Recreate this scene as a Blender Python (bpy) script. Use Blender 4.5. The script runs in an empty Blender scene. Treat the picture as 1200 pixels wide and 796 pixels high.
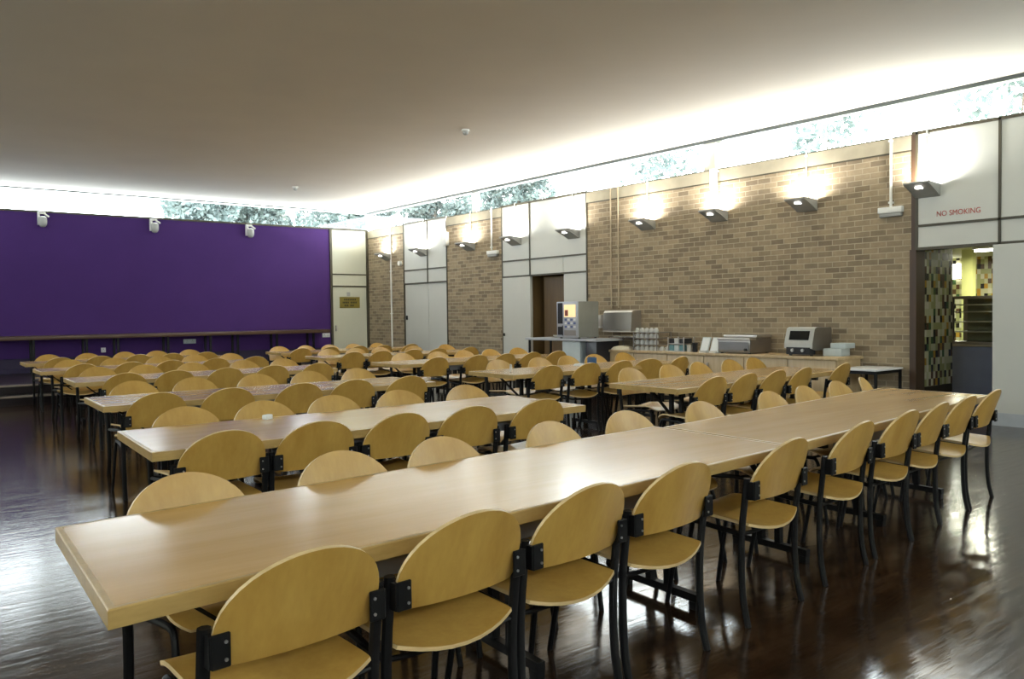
import bpy, bmesh, math, random
from mathutils import Vector, Matrix
random.seed(7)
scn = bpy.context.scene
COL = scn.collection
PI = math.pi

# ------------------------------------------------------------------ materials
MATS = {}
def nmat(name):
    m = bpy.data.materials.new(name); m.use_nodes = True
    nt = m.node_tree
    return m, nt, nt.nodes['Principled BSDF']
def N(nt, typ, **kw):
    n = nt.nodes.new(typ)
    for k, v in kw.items(): setattr(n, k, v)
    return n
def link(nt, a, b): nt.links.new(a, b)
def ramp(nt, fac, stops, interp='LINEAR'):
    r = N(nt, 'ShaderNodeValToRGB'); r.color_ramp.interpolation = interp
    els = r.color_ramp.elements
    while len(els) < len(stops): els.new(0.5)
    for e, (p, c) in zip(els, stops): e.position = p; e.color = (*c, 1)
    link(nt, fac, r.inputs[0]); return r
def coords(nt, scale=(1, 1, 1), kind='Object', rot=(0, 0, 0), loc=(0, 0, 0)):
    t = N(nt, 'ShaderNodeTexCoord'); mp = N(nt, 'ShaderNodeMapping')
    mp.inputs['Scale'].default_value = scale; mp.inputs['Rotation'].default_value = rot; mp.inputs['Location'].default_value = loc
    link(nt, t.outputs[kind], mp.inputs[0]); return mp.outputs[0]
def noise(nt, vec, scale, detail=3, rough=.5):
    n = N(nt, 'ShaderNodeTexNoise'); n.inputs['Scale'].default_value = scale
    n.inputs['Detail'].default_value = detail; n.inputs['Roughness'].default_value = rough
    link(nt, vec, n.inputs['Vector']); return n.outputs['Fac']
def bump(nt, p, h, strength=.2, dist=.01):
    b = N(nt, 'ShaderNodeBump'); b.inputs['Strength'].default_value = strength; b.inputs['Distance'].default_value = dist
    link(nt, h, b.inputs['Height']); link(nt, b.outputs[0], p.inputs['Normal'])
def plain(name, c, rough=.5, metal=0, var=.06, nscale=6, spec=.5):
    """paint / plastic / metal with a faint mottling of its own"""
    m, nt, p = nmat(name)
    f = noise(nt, coords(nt), nscale)
    lo = tuple(max(0, x*(1-var)) for x in c); hi = tuple(min(1, x*(1+var)) for x in c)
    r = ramp(nt, f, [(.3, lo), (.7, hi)])
    link(nt, r.outputs[0], p.inputs['Base Color'])
    p.inputs['Roughness'].default_value = rough; p.inputs['Metallic'].default_value = metal
    p.inputs['Specular IOR Level'].default_value = spec
    MATS[name] = m; return m
def wood(name, c1, c2, scale, rough, coat=0, obj_random=0.0, spec=.5):
    m, nt, p = nmat(name)
    v = coords(nt, scale)
    if obj_random:
        oi = N(nt, 'ShaderNodeObjectInfo'); ad = N(nt, 'ShaderNodeVectorMath', operation='ADD')
        mul = N(nt, 'ShaderNodeMath', operation='MULTIPLY'); mul.inputs[1].default_value = 37
        link(nt, oi.outputs['Random'], mul.inputs[0])
        link(nt, v, ad.inputs[0]); link(nt, mul.outputs[0], ad.inputs[1]); v = ad.outputs[0]
    f1 = noise(nt, v, 1, 4, .6); f2 = noise(nt, v, 6, 2, .6)
    mx = N(nt, 'ShaderNodeMath', operation='ADD'); ml = N(nt, 'ShaderNodeMath', operation='MULTIPLY'); ml.inputs[1].default_value = .35
    link(nt, f2, ml.inputs[0]); link(nt, f1, mx.inputs[0]); link(nt, ml.outputs[0], mx.inputs[1])
    r = ramp(nt, mx.outputs[0], [(.42, c1), (.95, c2)])
    link(nt, r.outputs[0], p.inputs['Base Color'])
    p.inputs['Roughness'].default_value = rough
    p.inputs['Specular IOR Level'].default_value = spec
    MATS[name] = m; return m

def build_materials():
    wood('laminate', (.475, .28, .098), (.58, .365, .155), (.7, 10, 1), .19, spec=.5)
    wood('lipping', (.33, .205, .06), (.48, .32, .115), (3, 14, 14), .35)
    wood('plywood', (.42, .232, .046), (.56, .345, .085), (9, 9, 1.1), .33, obj_random=1)
    wood('ply_edge', (.55, .38, .17), (.74, .56, .30), (2, 2, 60), .4)
    wood('counter_wood', (.44, .31, .16), (.58, .44, .26), (18, 18, 1.2), .4)
    wood('rail_wood', (.06, .03, .018), (.11, .058, .03), (2, 20, 20), .35)
    wood('door_wood', (.09, .052, .018), (.13, .078, .026), (8, 8, .8), .5)
    wood('jamb_wood', (.035, .017, .008), (.06, .03, .013), (14, 14, 1), .45)
    plain('black_metal', (.004, .004, .0045), .42, 0, spec=.28)
    plain('grey_metal', (.23, .23, .24), .35, .7)
    plain('steel', (.52, .50, .47), .34, .9, .05)
    plain('steel_dark', (.30, .28, .26), .38, .85, .05)
    plain('bolt_metal', (.6, .6, .6), .3, 1)
    plain('purple', (.062, .026, .138), .7, 0, .05, 1.5, spec=.12)
    plain('purple_dark', (.022, .011, .05), .6, 0)
    plain('ceiling_paint', (.85, .80, .71), .9, 0, .02, 1.2, spec=.2)
    plain('white_panel', (.54, .54, .49), .45, 0, .02, 2)
    plain('cream_panel', (.62, .62, .50), .5, 0, .02, 2)
    plain('skirting_grey', (.42, .45, .48), .5)
    plain('trim_dark', (.05, .042, .022), .5)
    plain('clerestory_frame', (.035, .045, .045), .45)
    plain('mullion_cream', (.72, .69, .60), .6)
    plain('band_board', (.30, .265, .19), .7, 0, .10, 5)
    plain('conduit_white', (.78, .77, .72), .5)
    plain('conduit_beige', (.36, .29, .19), .6)
    plain('lamp_grey', (.27, .27, .25), .5)
    plain('lamp_inner', (.85, .85, .82), .5)
    plain('spot_grey', (.40, .40, .38), .5)
    plain('socket_white', (.8, .8, .8), .35)
    plain('brass_sign', (.25, .20, .04), .4, .3)
    plain('sign_ink', (.03, .025, .01), .5)
    plain('red_ink', (.36, .035, .02), .6)
    plain('machine_grey', (.24, .24, .21), .45, .2)
    plain('machine_face', (.45, .47, .52), .4, .2)
    plain('black_plastic', (.015, .015, .018), .3)
    plain('dark_glass', (.01, .012, .012), .08)
    plain('white_ceramic', (.56, .55, .51), .25)
    plain('cream_ceramic', (.66, .60, .46), .35)
    plain('teal_plastic', (.12, .26, .28), .4)
    plain('blue_plastic', (.025, .085, .20), .4)
    plain('pale_blue_plastic', (.50, .56, .56), .45)
    plain('paper_white', (.75, .77, .75), .7)
    plain('toaster_front', (.50, .50, .47), .3, .2)
    plain('case_back', (.20, .21, .13), .4)
    plain('grey_top', (.42, .44, .48), .35)
    plain('blue_counter', (.24, .27, .40), .5)
    plain('kitchen_yellow', (.52, .52, .20), .7)
    plain('kitchen_ceiling', (.50, .50, .30), .8)
    plain('kitchen_floor', (.05, .045, .035), .4)
    plain('stage_floor', (.018, .012, .014), .3)
    plain('stage_edge', (.30, .25, .20), .5)
    plain('bark', (.05, .035, .022), .9, 0, .3, 20)
    plain('red_print', (.30, .06, .03), .4)
    plain('blue_print', (.10, .13, .30), .4)
    plain('recess_dark', (.02, .014, .008), .8)
    # parquet floor: small dark hardwood fingers, worn polish
    m, nt, p = nmat('parquet')
    v = coords(nt, (1, 1, 1))
    b = N(nt, 'ShaderNodeTexBrick'); link(nt, v, b.inputs['Vector'])
    b.inputs['Scale'].default_value = 1; b.inputs['Brick Width'].default_value = .30; b.inputs['Row Height'].default_value = .062
    b.inputs['Mortar Size'].default_value = .0012; b.inputs['Mortar'].default_value = (.004, .003, .002, 1)
    b.inputs['Color1'].default_value = (.026, .0135, .007, 1); b.inputs['Color2'].default_value = (.055, .029, .0145, 1)
    g = noise(nt, coords(nt, (3, 40, 1)), 1, 4)
    mm = N(nt, 'ShaderNodeMixRGB', blend_type='MULTIPLY'); mm.inputs[0].default_value = .55
    gr = ramp(nt, g, [(.25, (.45, .42, .4)), (.75, (1.25, 1.2, 1.15))])
    link(nt, b.outputs['Color'], mm.inputs[1]); link(nt, gr.outputs[0], mm.inputs[2]); link(nt, mm.outputs[0], p.inputs['Base Color'])
    wv = noise(nt, coords(nt, (1.2, 9, 1)), 2.2, 5, .65)
    rr = ramp(nt, wv, [(.3, (.06, .06, .06)), (.75, (.21, .21, .21))]); link(nt, rr.outputs[0], p.inputs['Roughness'])
    add = N(nt, 'ShaderNodeMath', operation='ADD'); ms = N(nt, 'ShaderNodeMath', operation='MULTIPLY'); ms.inputs[1].default_value = .5
    link(nt, b.outputs['Fac'], ms.inputs[0]); 
    sb = N(nt, 'ShaderNodeMath', operation='SUBTRACT'); link(nt, wv, sb.inputs[0]); link(nt, ms.outputs[0], sb.inputs[1])
    ad2 = N(nt, 'ShaderNodeMath', operation='MULTIPLY_ADD'); ad2.inputs[1].default_value = .22
    link(nt, g, ad2.inputs[0]); link(nt, sb.outputs[0], ad2.inputs[2])
    bump(nt, p, ad2.outputs[0], .11, .010)
    p.inputs['Specular IOR Level'].default_value = .5
    MATS['parquet'] = m
    # brickwork in the x = const plane
    m, nt, p = nmat('brickwork')
    t = N(nt, 'ShaderNodeTexCoord'); sx = N(nt, 'ShaderNodeSeparateXYZ'); cx = N(nt, 'ShaderNodeCombineXYZ')
    link(nt, t.outputs['Object'], sx.inputs[0]); link(nt, sx.outputs['Y'], cx.inputs[0]); link(nt, sx.outputs['Z'], cx.inputs[1])
    b = N(nt, 'ShaderNodeTexBrick'); link(nt, cx.outputs[0], b.inputs['Vector'])
    b.inputs['Scale'].default_value = 1; b.inputs['Brick Width'].default_value = .213; b.inputs['Row Height'].default_value = .0745
    b.inputs['Mortar Size'].default_value = .006; b.inputs['Mortar Smooth'].default_value = .25; b.inputs['Bias'].default_value = -.25
    b.inputs['Color1'].default_value = (.30, .239, .158, 1); b.inputs['Color2'].default_value = (.138, .107, .075, 1); b.inputs['Mortar'].default_value = (.38, .325, .235, 1)
    g = noise(nt, cx.outputs[0], 9, 5, .65)
    mm = N(nt, 'ShaderNodeMixRGB', blend_type='MULTIPLY'); mm.inputs[0].default_value = .5
    gr = ramp(nt, g, [(.3, (.72, .70, .66)), (.75, (1.22, 1.18, 1.1))])
    link(nt, b.outputs['Color'], mm.inputs[1]); link(nt, gr.outputs[0], mm.inputs[2]); link(nt, mm.outputs[0], p.inputs['Base Color'])
    p.inputs['Roughness'].default_value = .85; p.inputs['Specular IOR Level'].default_value = .2
    inv = N(nt, 'ShaderNodeMath', operation='SUBTRACT'); inv.inputs[0].default_value = 1; link(nt, b.outputs['Fac'], inv.inputs[1])
    bump(nt, p, inv.outputs[0], .35, .006)
    MATS['brickwork'] = m
    # mosaic tiling of the servery
    m, nt, p = nmat('mosaic')
    t = N(nt, 'ShaderNodeTexCoord'); mp = N(nt, 'ShaderNodeVectorMath', operation='MULTIPLY'); mp.inputs[1].default_value = (16, 16, 11)
    link(nt, t.outputs['Object'], mp.inputs[0])
    fl = N(nt, 'ShaderNodeVectorMath', operation='FLOOR'); link(nt, mp.outputs[0], fl.inputs[0])
    wn = N(nt, 'ShaderNodeTexWhiteNoise'); link(nt, fl.outputs[0], wn.inputs['Vector'])
    r = ramp(nt, wn.outputs['Value'], [(0, (.50, .48, .30)), (.3, (.34, .34, .15)), (.5, (.10, .055, .03)), (.63, (.015, .013, .012)), (.76, (.60, .56, .42)), (.88, (.42, .24, .03)), (.95, (.05, .10, .04))], 'CONSTANT')
    link(nt, r.outputs[0], p.inputs['Base Color']); p.inputs['Roughness'].default_value = .25
    MATS['mosaic'] = m
    # glass
    m, nt, p = nmat('window_glass'); nt.nodes.remove(p)
    tr = N(nt, 'ShaderNodeBsdfTransparent'); tr.inputs[0].default_value = (.96, .985, .98, 1); gl = N(nt, 'ShaderNodeBsdfGlossy'); gl.inputs['Roughness'].default_value = .03
    lw = N(nt, 'ShaderNodeLayerWeight'); lw.inputs[0].default_value = .5; pw = N(nt, 'ShaderNodeMath', operation='POWER'); pw.inputs[1].default_value = 5
    fr = N(nt, 'ShaderNodeMath', operation='MULTIPLY_ADD'); fr.inputs[1].default_value = .35; fr.inputs[2].default_value = .03; mx = N(nt, 'ShaderNodeMixShader')
    link(nt, lw.outputs['Facing'], pw.inputs[0]); link(nt, pw.outputs[0], fr.inputs[0])
    link(nt, fr.outputs[0], mx.inputs[0]); link(nt, tr.outputs[0], mx.inputs[1]); link(nt, gl.outputs[0], mx.inputs[2])
    link(nt, mx.outputs[0], nt.nodes['Material Output'].inputs[0]); MATS['window_glass'] = m
    # leaves
    m, nt, p = nmat('leaf_green')
    f = noise(nt, coords(nt), 2.2, 3)
    r = ramp(nt, f, [(.3, (.042, .060, .058)), (.55, (.058, .080, .072)), (.8, (.09, .105, .085))])
    df = N(nt, 'ShaderNodeBsdfTranslucent'); mx = N(nt, 'ShaderNodeMixShader'); mx.inputs[0].default_value = .35
    link(nt, r.outputs[0], p.inputs['Base Color']); link(nt, r.outputs[0], df.inputs[0]); p.inputs['Roughness'].default_value = .5
    link(nt, p.outputs[0], mx.inputs[1]); link(nt, df.outputs[0], mx.inputs[2]); link(nt, mx.outputs[0], nt.nodes['Material Output'].inputs[0])
    MATS['leaf_green'] = m
    # light givers
    def emit(name, c, s):
        m, nt, p = nmat(name); p.inputs['Base Color'].default_value = (*c, 1)
        p.inputs['Emission Color'].default_value = (*c, 1); p.inputs['Emission Strength'].default_value = s; MATS[name] = m
    emit('lens_glow', (1, .98, .92), 5)
    emit('tube_glow', (1, 1, .86), 7)
    emit('display_glow', (1, .74, .38), .4)
build_materials()
M = MATS

# ------------------------------------------------------------------ mesh helpers
def mk(name, bm, mats, parent=None, smooth=False):
    bmesh.ops.recalc_face_normals(bm, faces=bm.faces)
    me = bpy.data.meshes.new(name); bm.to_mesh(me); bm.free()
    for m in (mats if isinstance(mats, (list, tuple)) else [mats]): me.materials.append(m)
    if smooth:
        for p in me.polygons: p.use_smooth = True
        me.set_sharp_from_angle(angle=math.radians(40))
    o = bpy.data.objects.new(name, me); COL.objects.link(o)
    if parent: o.parent = parent
    return o
def box(bm, x0, x1, y0, y1, z0, z1, mi=0, bev=0, seg=2):
    r = bmesh.ops.create_cube(bm, size=1)
    vs = r['verts']
    for v in vs:
        v.co = Vector((x0+(v.co.x+.5)*(x1-x0), y0+(v.co.y+.5)*(y1-y0), z0+(v.co.z+.5)*(z1-z0)))
    fs = {f for v in vs for f in v.link_faces}
    for f in fs: f.material_index = mi
    if bev:
        es = {e for v in vs for e in v.link_edges}
        rb = bmesh.ops.bevel(bm, geom=list(es), offset=bev, segments=seg, affect='EDGES', profile=.5)
        for f in rb['faces']: f.material_index = mi
    return vs
def tube(bm, pts, r, seg=10, mi=0, flat=1.0, cap=True):
    """swept tube through points; flat scales the second cross axis"""
    pts = [Vector(p) for p in pts]; rings = []
    up = None
    for i, p in enumerate(pts):
        a = pts[max(0, i-1)]; b = pts[min(len(pts)-1, i+1)]
        d = (b-a).normalized()
        if up is None:
            ref = Vector((0, 0, 1)) if abs(d.z) < .9 else Vector((1, 0, 0))
            up = d.cross(ref).normalized()
        else:
            up = (up - d*up.dot(d)).normalized()
        sd = d.cross(up).normalized()
        rr = r[i] if isinstance(r, (list, tuple)) else r
        rings.append([bm.verts.new(p + up*math.cos(2*PI*k/seg)*rr + sd*math.sin(2*PI*k/seg)*rr*flat) for k in range(seg)])
    for A, B in zip(rings, rings[1:]):
        for k in range(seg):
            f = bm.faces.new((A[k], A[(k+1) % seg], B[(k+1) % seg], B[k])); f.material_index = mi
    if cap:
        for R in (rings[0], rings[-1]):
            f = bm.faces.new(R); f.material_index = mi
def smoothpts(pts, n=5):
    """Catmull-Rom through points"""
    P = [Vector(p) for p in pts]; out = []
    for i in range(len(P)-1):
        p0 = P[max(0, i-1)]; p1 = P[i]; p2 = P[i+1]; p3 = P[min(len(P)-1, i+2)]
        for k in range(n):
            t = k/n
            out.append(.5*((2*p1)+(p2-p0)*t+(2*p0-5*p1+4*p2-p3)*t*t+(3*p1-p0-3*p2+p3)*t**3))
    out.append(P[-1]); return out
def lathe(bm, prof, seg=16, mi=0, at=(0, 0, 0)):
    rings = []
    for r, z in prof:
        rings.append([bm.verts.new((at[0]+r*math.cos(2*PI*k/seg), at[1]+r*math.sin(2*PI*k/seg), at[2]+z)) for k in range(seg)])
    for A, B in zip(rings, rings[1:]):
        for k in range(seg):
            f = bm.faces.new((A[k], A[(k+1) % seg], B[(k+1) % seg], B[k])); f.material_index = mi
    for R in (rings[0], rings[-1]):
        f = bm.faces.new(R); f.material_index = mi
def prism(bm, poly, ax, lo, hi, mi=0):
    """extrude a 2D polygon along axis ax ('x','y','z')"""
    def P(a, b, c):
        return {'x': (c, a, b), 'y': (a, c, b), 'z': (a, b, c)}[ax]
    A = [bm.verts.new(P(a, b, lo)) for a, b in poly]; B = [bm.verts.new(P(a, b, hi)) for a, b in poly]
    n = len(poly)
    for i in range(n):
        f = bm.faces.new((A[i], A[(i+1) % n], B[(i+1) % n], B[i])); f.material_index = mi
    for R in (A, B):
        f = bm.faces.new(R); f.material_index = mi
def sheet(bm, fn, us, vs, thick, mi_face=0, mi_rim=1):
    """closed curved board from a surface function"""
    e = 1e-3
    def nrm(u, v):
        a = fn(u+e, v)-fn(u-e, v); b = fn(u, v+e)-fn(u, v-e)
        n = a.cross(b); return n.normalized() if n.length > 1e-12 else Vector((0, 1, 0))
    F = []; B = []
    for v in vs:
        fr = []; br = []
        for u in us:
            p = fn(u, v); n = nrm(u, min(max(v, .01), .97))
            fr.append(bm.verts.new(p+n*thick/2)); br.append(bm.verts.new(p-n*thick/2))
        F.append(fr); B.append(br)
    nu, nv = len(us), len(vs)
    for j in range(nv-1):
        for i in range(nu-1):
            for G in (F, B):
                f = bm.faces.new((G[j][i], G[j][i+1], G[j+1][i+1], G[j+1][i])); f.material_index = mi_face
    ring = [(0, i) for i in range(nu)]+[(j, nu-1) for j in range(1, nv)]+[(nv-1, i) for i in range(nu-2, -1, -1)]+[(j, 0) for j in range(nv-2, 0, -1)]
    for a, b in zip(ring, ring[1:]+ring[:1]):
        f = bm.faces.new((F[a[0]][a[1]], F[b[0]][b[1]], B[b[0]][b[1]], B[a[0]][a[1]])); f.material_index = mi_rim
def nb(): return bmesh.new()
def boxobj(name, d, mat, parent=None, bev=0):
    bm = nb(); box(bm, *d, bev=bev); return mk(name, bm, mat, parent, smooth=bool(bev))
def struct(name, o):
    o.name = name; o['kind'] = 'structure'; return o
def sbox(name, d, mat, bev=0): return struct(name, boxobj(name, d, mat, None, bev))
def tag(o, label, cat, group=None):
    o['label'] = label; o['category'] = cat
    if group: o['group'] = group
    return o
def thing(name, label, cat, loc=(0, 0, 0), rz=0, group=None):
    o = bpy.data.objects.new(name, None); COL.objects.link(o); o.location = loc; o.rotation_euler = (0, 0, rz)
    o.empty_display_size = .1
    return tag(o, label, cat, group)
def dup(root, loc, rz, label, group=None):
    r = root.copy(); COL.objects.link(r); r.location = loc; r.rotation_euler = (0, 0, rz); r['label'] = label
    if group: r['group'] = group
    for ch in list(root.children):
        c = ch.copy(); COL.objects.link(c); c.parent = r
        for g in list(ch.children):
            d = g.copy(); COL.objects.link(d); d.parent = c
    return r
ORD = ['first', 'second', 'third', 'fourth', 'fifth', 'sixth', 'seventh', 'eighth', 'ninth', 'tenth', 'eleventh', 'twelfth']

# ------------------------------------------------------------------ the room
XW, YB, HC, SILL = 10.37, 18.93, 4.0, 3.55     # brick wall plane, purple wall plane, ceiling, clerestory sill
XL, YF = -4.5, -4.5
HEAD, TRAN = 2.115, 2.43

sbox('floor', (XL-.3, XW+.25, YF-.3, YB+.3, -.2, 0), M['parquet'])
sbox('ceiling', (XL-.35, XW+.3, YF-.35, YB+.35, HC, HC+.3), M['ceiling_paint'])

# purple end wall on a stage of two steps
sbox('wall_back', (XL, 9.30, YB, YB+.25, .60, SILL-.02), M['purple'])
sbox('wall_back_plinth', (XL, 9.30, YB+.03, YB+.25, 0, .60), M['purple_dark'])
sbox('baseboard_back', (XL, 9.30, YB-.004, YB+.03, .31, .40), M['purple_dark'])
sbox('stage_floor', (XL, 9.30, 15.55, YB+.02, 0, .31), M['stage_floor'])
sbox('stage_step', (XL, 9.30, 15.22, 15.55, 0, .155), M['stage_floor'])
sbox('trim_stage_nosing', (XL, 9.30, 15.53, 15.58, .285, .314), M['stage_edge'])
sbox('trim_step_nosing', (XL, 9.30, 15.20, 15.25, .13, .159), M['stage_edge'])

def frame_strip(d): return d
bmT = nb()
# back wall frame lines
for d in [(9.30, 9.36, YB-.03, YB+.2, 0, SILL), (10.31, XW, YB-.03, YB+.2, 0, SILL), (XL, XW, YB-.02, YB+.25, SILL-.03, SILL+.01),
          (9.36, 10.31, YB-.012, YB+.1, 2.40, 2.43), (9.36, 10.31, YB-.012, YB+.1, 2.10, 2.135)]:
    box(bmT, *d)
struct('trim_1', mk('trim_1', bmT, M['trim_dark']))
sbox('wall_back_panel', (9.36, 10.31, YB, YB+.2, 2.43, SILL-.03), M['cream_panel'])
sbox('wall_back_transom', (9.36, 10.31, YB, YB+.2, 2.135, 2.40), M['cream_panel'])
d1 = sbox('door_1', (9.365, 10.305, YB+.0, YB+.06, .01, 2.095), M['cream_panel'])
h = boxobj('door_handle', (9.42, 9.45, YB-.05, YB+.005, 1.0, 1.14), M['steel'], d1, .006)
sbox('wall_back_backing', (9.30, XW, YB+.1, YB+.25, 0, 2.135), M['trim_dark'])

# brick wall sections
def bricks(name, y0, y1):
    sbox(name, (XW, XW+.22, y0, y1, 0, 3.34), M['brickwork'])
    bm = nb(); box(bm, XW-.018, XW+.2, y0, y1, 3.345, SILL-.03)
    struct('trim_board', mk('trim_board', bm, M['band_board']))
    sbox('trim_board_dark_line', (XW-.008, XW+.2, y0, y1, 3.325, 3.345), M['trim_dark'])  # thin dark line along the lower edge of the band board
bricks('wall_right', 5.0, 10.83)
bricks('wall_right_far', 13.33, 15.32)
bricks('wall_right_end', 17.17, YB)
sbox('wall_right_head', (XW+.05, XW+.22, YF, YB, SILL-.03, SILL), M['trim_dark'])

def panel(name, y0, y1, z0, z1): return sbox(name, (XW, XW+.12, y0, y1, z0, z1), M['white_panel'])
def strips(name, L):
    bm = nb()
    for y0, y1, z0, z1 in L: box(bm, XW-.014, XW+.13, y0, y1, z0, z1)
    return struct(name, mk(name, bm, M['trim_dark']))
# bay with double doors (far)
panel('wall_right_panel', 16.135, 17.15, TRAN+.015, SILL-.03); panel('wall_right_panel', 15.34, 16.105, TRAN+.015, SILL-.03)
panel('wall_right_panel', 16.135, 17.15, HEAD+.015, TRAN-.015); panel('wall_right_panel', 15.34, 16.105, HEAD+.015, TRAN-.015)
strips('trim_2', [(17.145, 17.175, 0, SILL), (15.315, 15.345, 0, SILL), (16.105, 16.135, HEAD-.02, SILL), (15.345, 17.145, TRAN-.015, TRAN+.015), (15.345, 17.145, HEAD-.015, HEAD+.015), (15.32, 17.17, SILL-.03, SILL+.01)])
d2 = sbox('door_2', (XW+.01, XW+.06, 16.126, 17.14, .01, HEAD-.018), M['white_panel'])
boxobj('door_handle', (XW-.035, XW+.012, 17.04, 17.06, 1.26, 1.36), M['black_metal'], d2, .006)
d2b = sbox('door_3', (XW+.01, XW+.06, 15.35, 16.114, .01, HEAD-.018), M['white_panel'])
sbox('wall_right_backing', (XW+.1, XW+.22, 15.32, 17.17, 0, SILL-.02), M['trim_dark'])
sbox('wall_right_backing', (XW+.12, XW+.22, 12.5, 13.33, 0, SILL-.02), M['trim_dark']); sbox('wall_right_backing', (XW+.12, XW+.22, 10.83, 13.33, 2.3, SILL-.02), M['trim_dark']); sbox('wall_right_backing', (XW+.12, XW+.22, 10.83, 11.4, 0, 2.3), M['trim_dark'])
sbox('wall_right_backing', (XW+.12, XW+.22, YF, 5.0, 2.1, SILL-.02), M['trim_dark']); sbox('wall_right_backing', (XW+.12, XW+.22, YF, 3.98, 0, 2.1), M['trim_dark'])
# bay with brown opening
panel('wall_right_panel', 12.46, 13.31, TRAN+.015, SILL-.03); panel('wall_right_panel', 10.85, 12.43, TRAN+.015, SILL-.03)
panel('wall_right_panel', 12.46, 13.31, HEAD+.015, TRAN-.015); panel('wall_right_panel', 11.49, 12.43, HEAD+.015, TRAN-.015); panel('wall_right_panel', 10.85, 11.478, HEAD+.015, TRAN-.015)
strips('trim_3', [(13.31, 13.335, 0, SILL), (10.825, 10.855, 0, SILL), (12.43, 12.46, HEAD-.02, SILL), (10.85, 13.31, TRAN-.015, TRAN+.015), (10.85, 13.31, HEAD-.015, HEAD+.015), (10.83, 13.33, SILL-.03, SILL+.01)])
d4 = sbox('door_4', (XW-.01, XW+.05, 12.44, 13.32, .01, HEAD-.018), M['white_panel'])
boxobj('door_handle', (XW-.045, XW-.006, 13.25, 13.27, .92, .98), M['black_metal'], d4, .006)
panel('wall_right_panel', 10.85, 11.47, 0, HEAD-.016)
# recess behind the opening
bm = nb()
box(bm, XW+1.3, XW+1.36, 11.2, 12.9, 0, 2.3); box(bm, XW+.12, XW+1.36, 11.38, 11.47, 0, 2.3); box(bm, XW+.05, XW+1.36, 12.445, 12.56, 0, 2.3)
box(bm, XW+.06, XW+1.36, 11.3, 12.6, 2.2, 2.3)
struct('wall_passage', mk('wall_passage', bm, M['door_wood']))
d5 = sbox('door_5', (XW+.20, XW+.25, 11.48, 12.27, .01, 2.08), M['door_wood'])
bm = nb(); box(bm, XW+.05, XW+1.3, 11.47, 12.44, -.05, .002); struct('floor_passage', mk('floor_passage', bm, M['kitchen_floor']))
# bay with the servery opening (near)
panel('wall_right_panel', 4.0, 4.92, 2.405, SILL-.03); panel('wall_right_panel', 4.0, 4.92, 2.125, 2.375)
panel('wall_right_panel', 2.9, 3.97, 2.405, SILL-.03); panel('wall_right_panel', 2.9, 3.97, 2.125, 2.375)
panel('wall_right_panel', YF, 2.87, 2.405, SILL-.03); panel('wall_right_panel', YF, 2.87, 2.125, 2.375)
strips('trim_4', [(3.97, 4.0, 2.09, SILL), (2.87, 2.9, 0, SILL), (YF, 4.92, 2.375, 2.405), (YF, 4.92, 2.09, 2.125), (YF, 5.0, SILL-.03, SILL+.01), (4.92, 4.95, 2.09, SILL)])
bm = nb(); box(bm, XW-.03, XW+.2, 4.93, 5.01, 0, 2.10); box(bm, XW-.012, XW+.2, 4.93, 5.0, 2.10, SILL-.02)
struct('trim_5', mk('trim_5', bm, M['jamb_wood']))
d6 = sbox('door_6', (XW-.02, XW+.03, 2.95, 4.05, .15, 2.095), M['white_panel'])
panel('wall_right_panel', YF, 2.87, .15, 2.09)
sbox('wall_right_panel', (XW+.05, XW+.12, 2.87, 4.0, 0, 2.09), M['white_panel'])
sbox('baseboard_right', (XW-.03, XW+.05, YF, 4.05, 0, .15), M['skirting_grey'])

# unseen sides of the hall
sbox('wall_left', (XL-.25, XL, YF, YB, 0, SILL), M['cream_panel'])
sbox('wall_front', (XL, XW, YF-.25, YF, 0, SILL), M['cream_panel'])

# clerestory: frames, mullions and panes
bm = nb()
box(bm, XW-.02, XW+.09, YF, YB, HC-.05, HC+.01); box(bm, XL, XW, YB-.01, YB+.09, HC-.022, HC+.01)
struct('trim_6', mk('trim_6', bm, M['clerestory_frame']))
bm = nb(); box(bm, XW+.0, XW+.2, 8.0, 8.22, SILL-.01, HC); box(bm, XW+.02, XW+.12, 14.24, 14.38, SILL-.01, HC)
box(bm, XW+.02, XW+.14, YB-.02, YB+.12, SILL, HC)
struct('trim_7', mk('trim_7', bm, M['mullion_cream']))
win = [('x', YF, 8.0), ('x', 8.22, 14.24), ('x', 14.38, YB), ('y', XL, 3.3), ('y', 3.3, 9.33), ('y', 9.33, XW)]
for i, (ax, a, b) in enumerate(win):
    bm = nb()
    if ax == 'x': box(bm, XW+.05, XW+.06, a, b, SILL, HC)
    else: box(bm, a, b, YB+.05, YB+.06, SILL, HC)
    struct('window_%d' % (i+1), mk('window_%d' % (i+1), bm, M['window_glass']))
for i, d in enumerate([(XL-.06, XL-.05, YF, YB, SILL, HC), (XL, XW, YF-.06, YF-.05, SILL, HC)]):
    sbox('window_%d' % (i+7), d, M['window_glass'])

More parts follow.
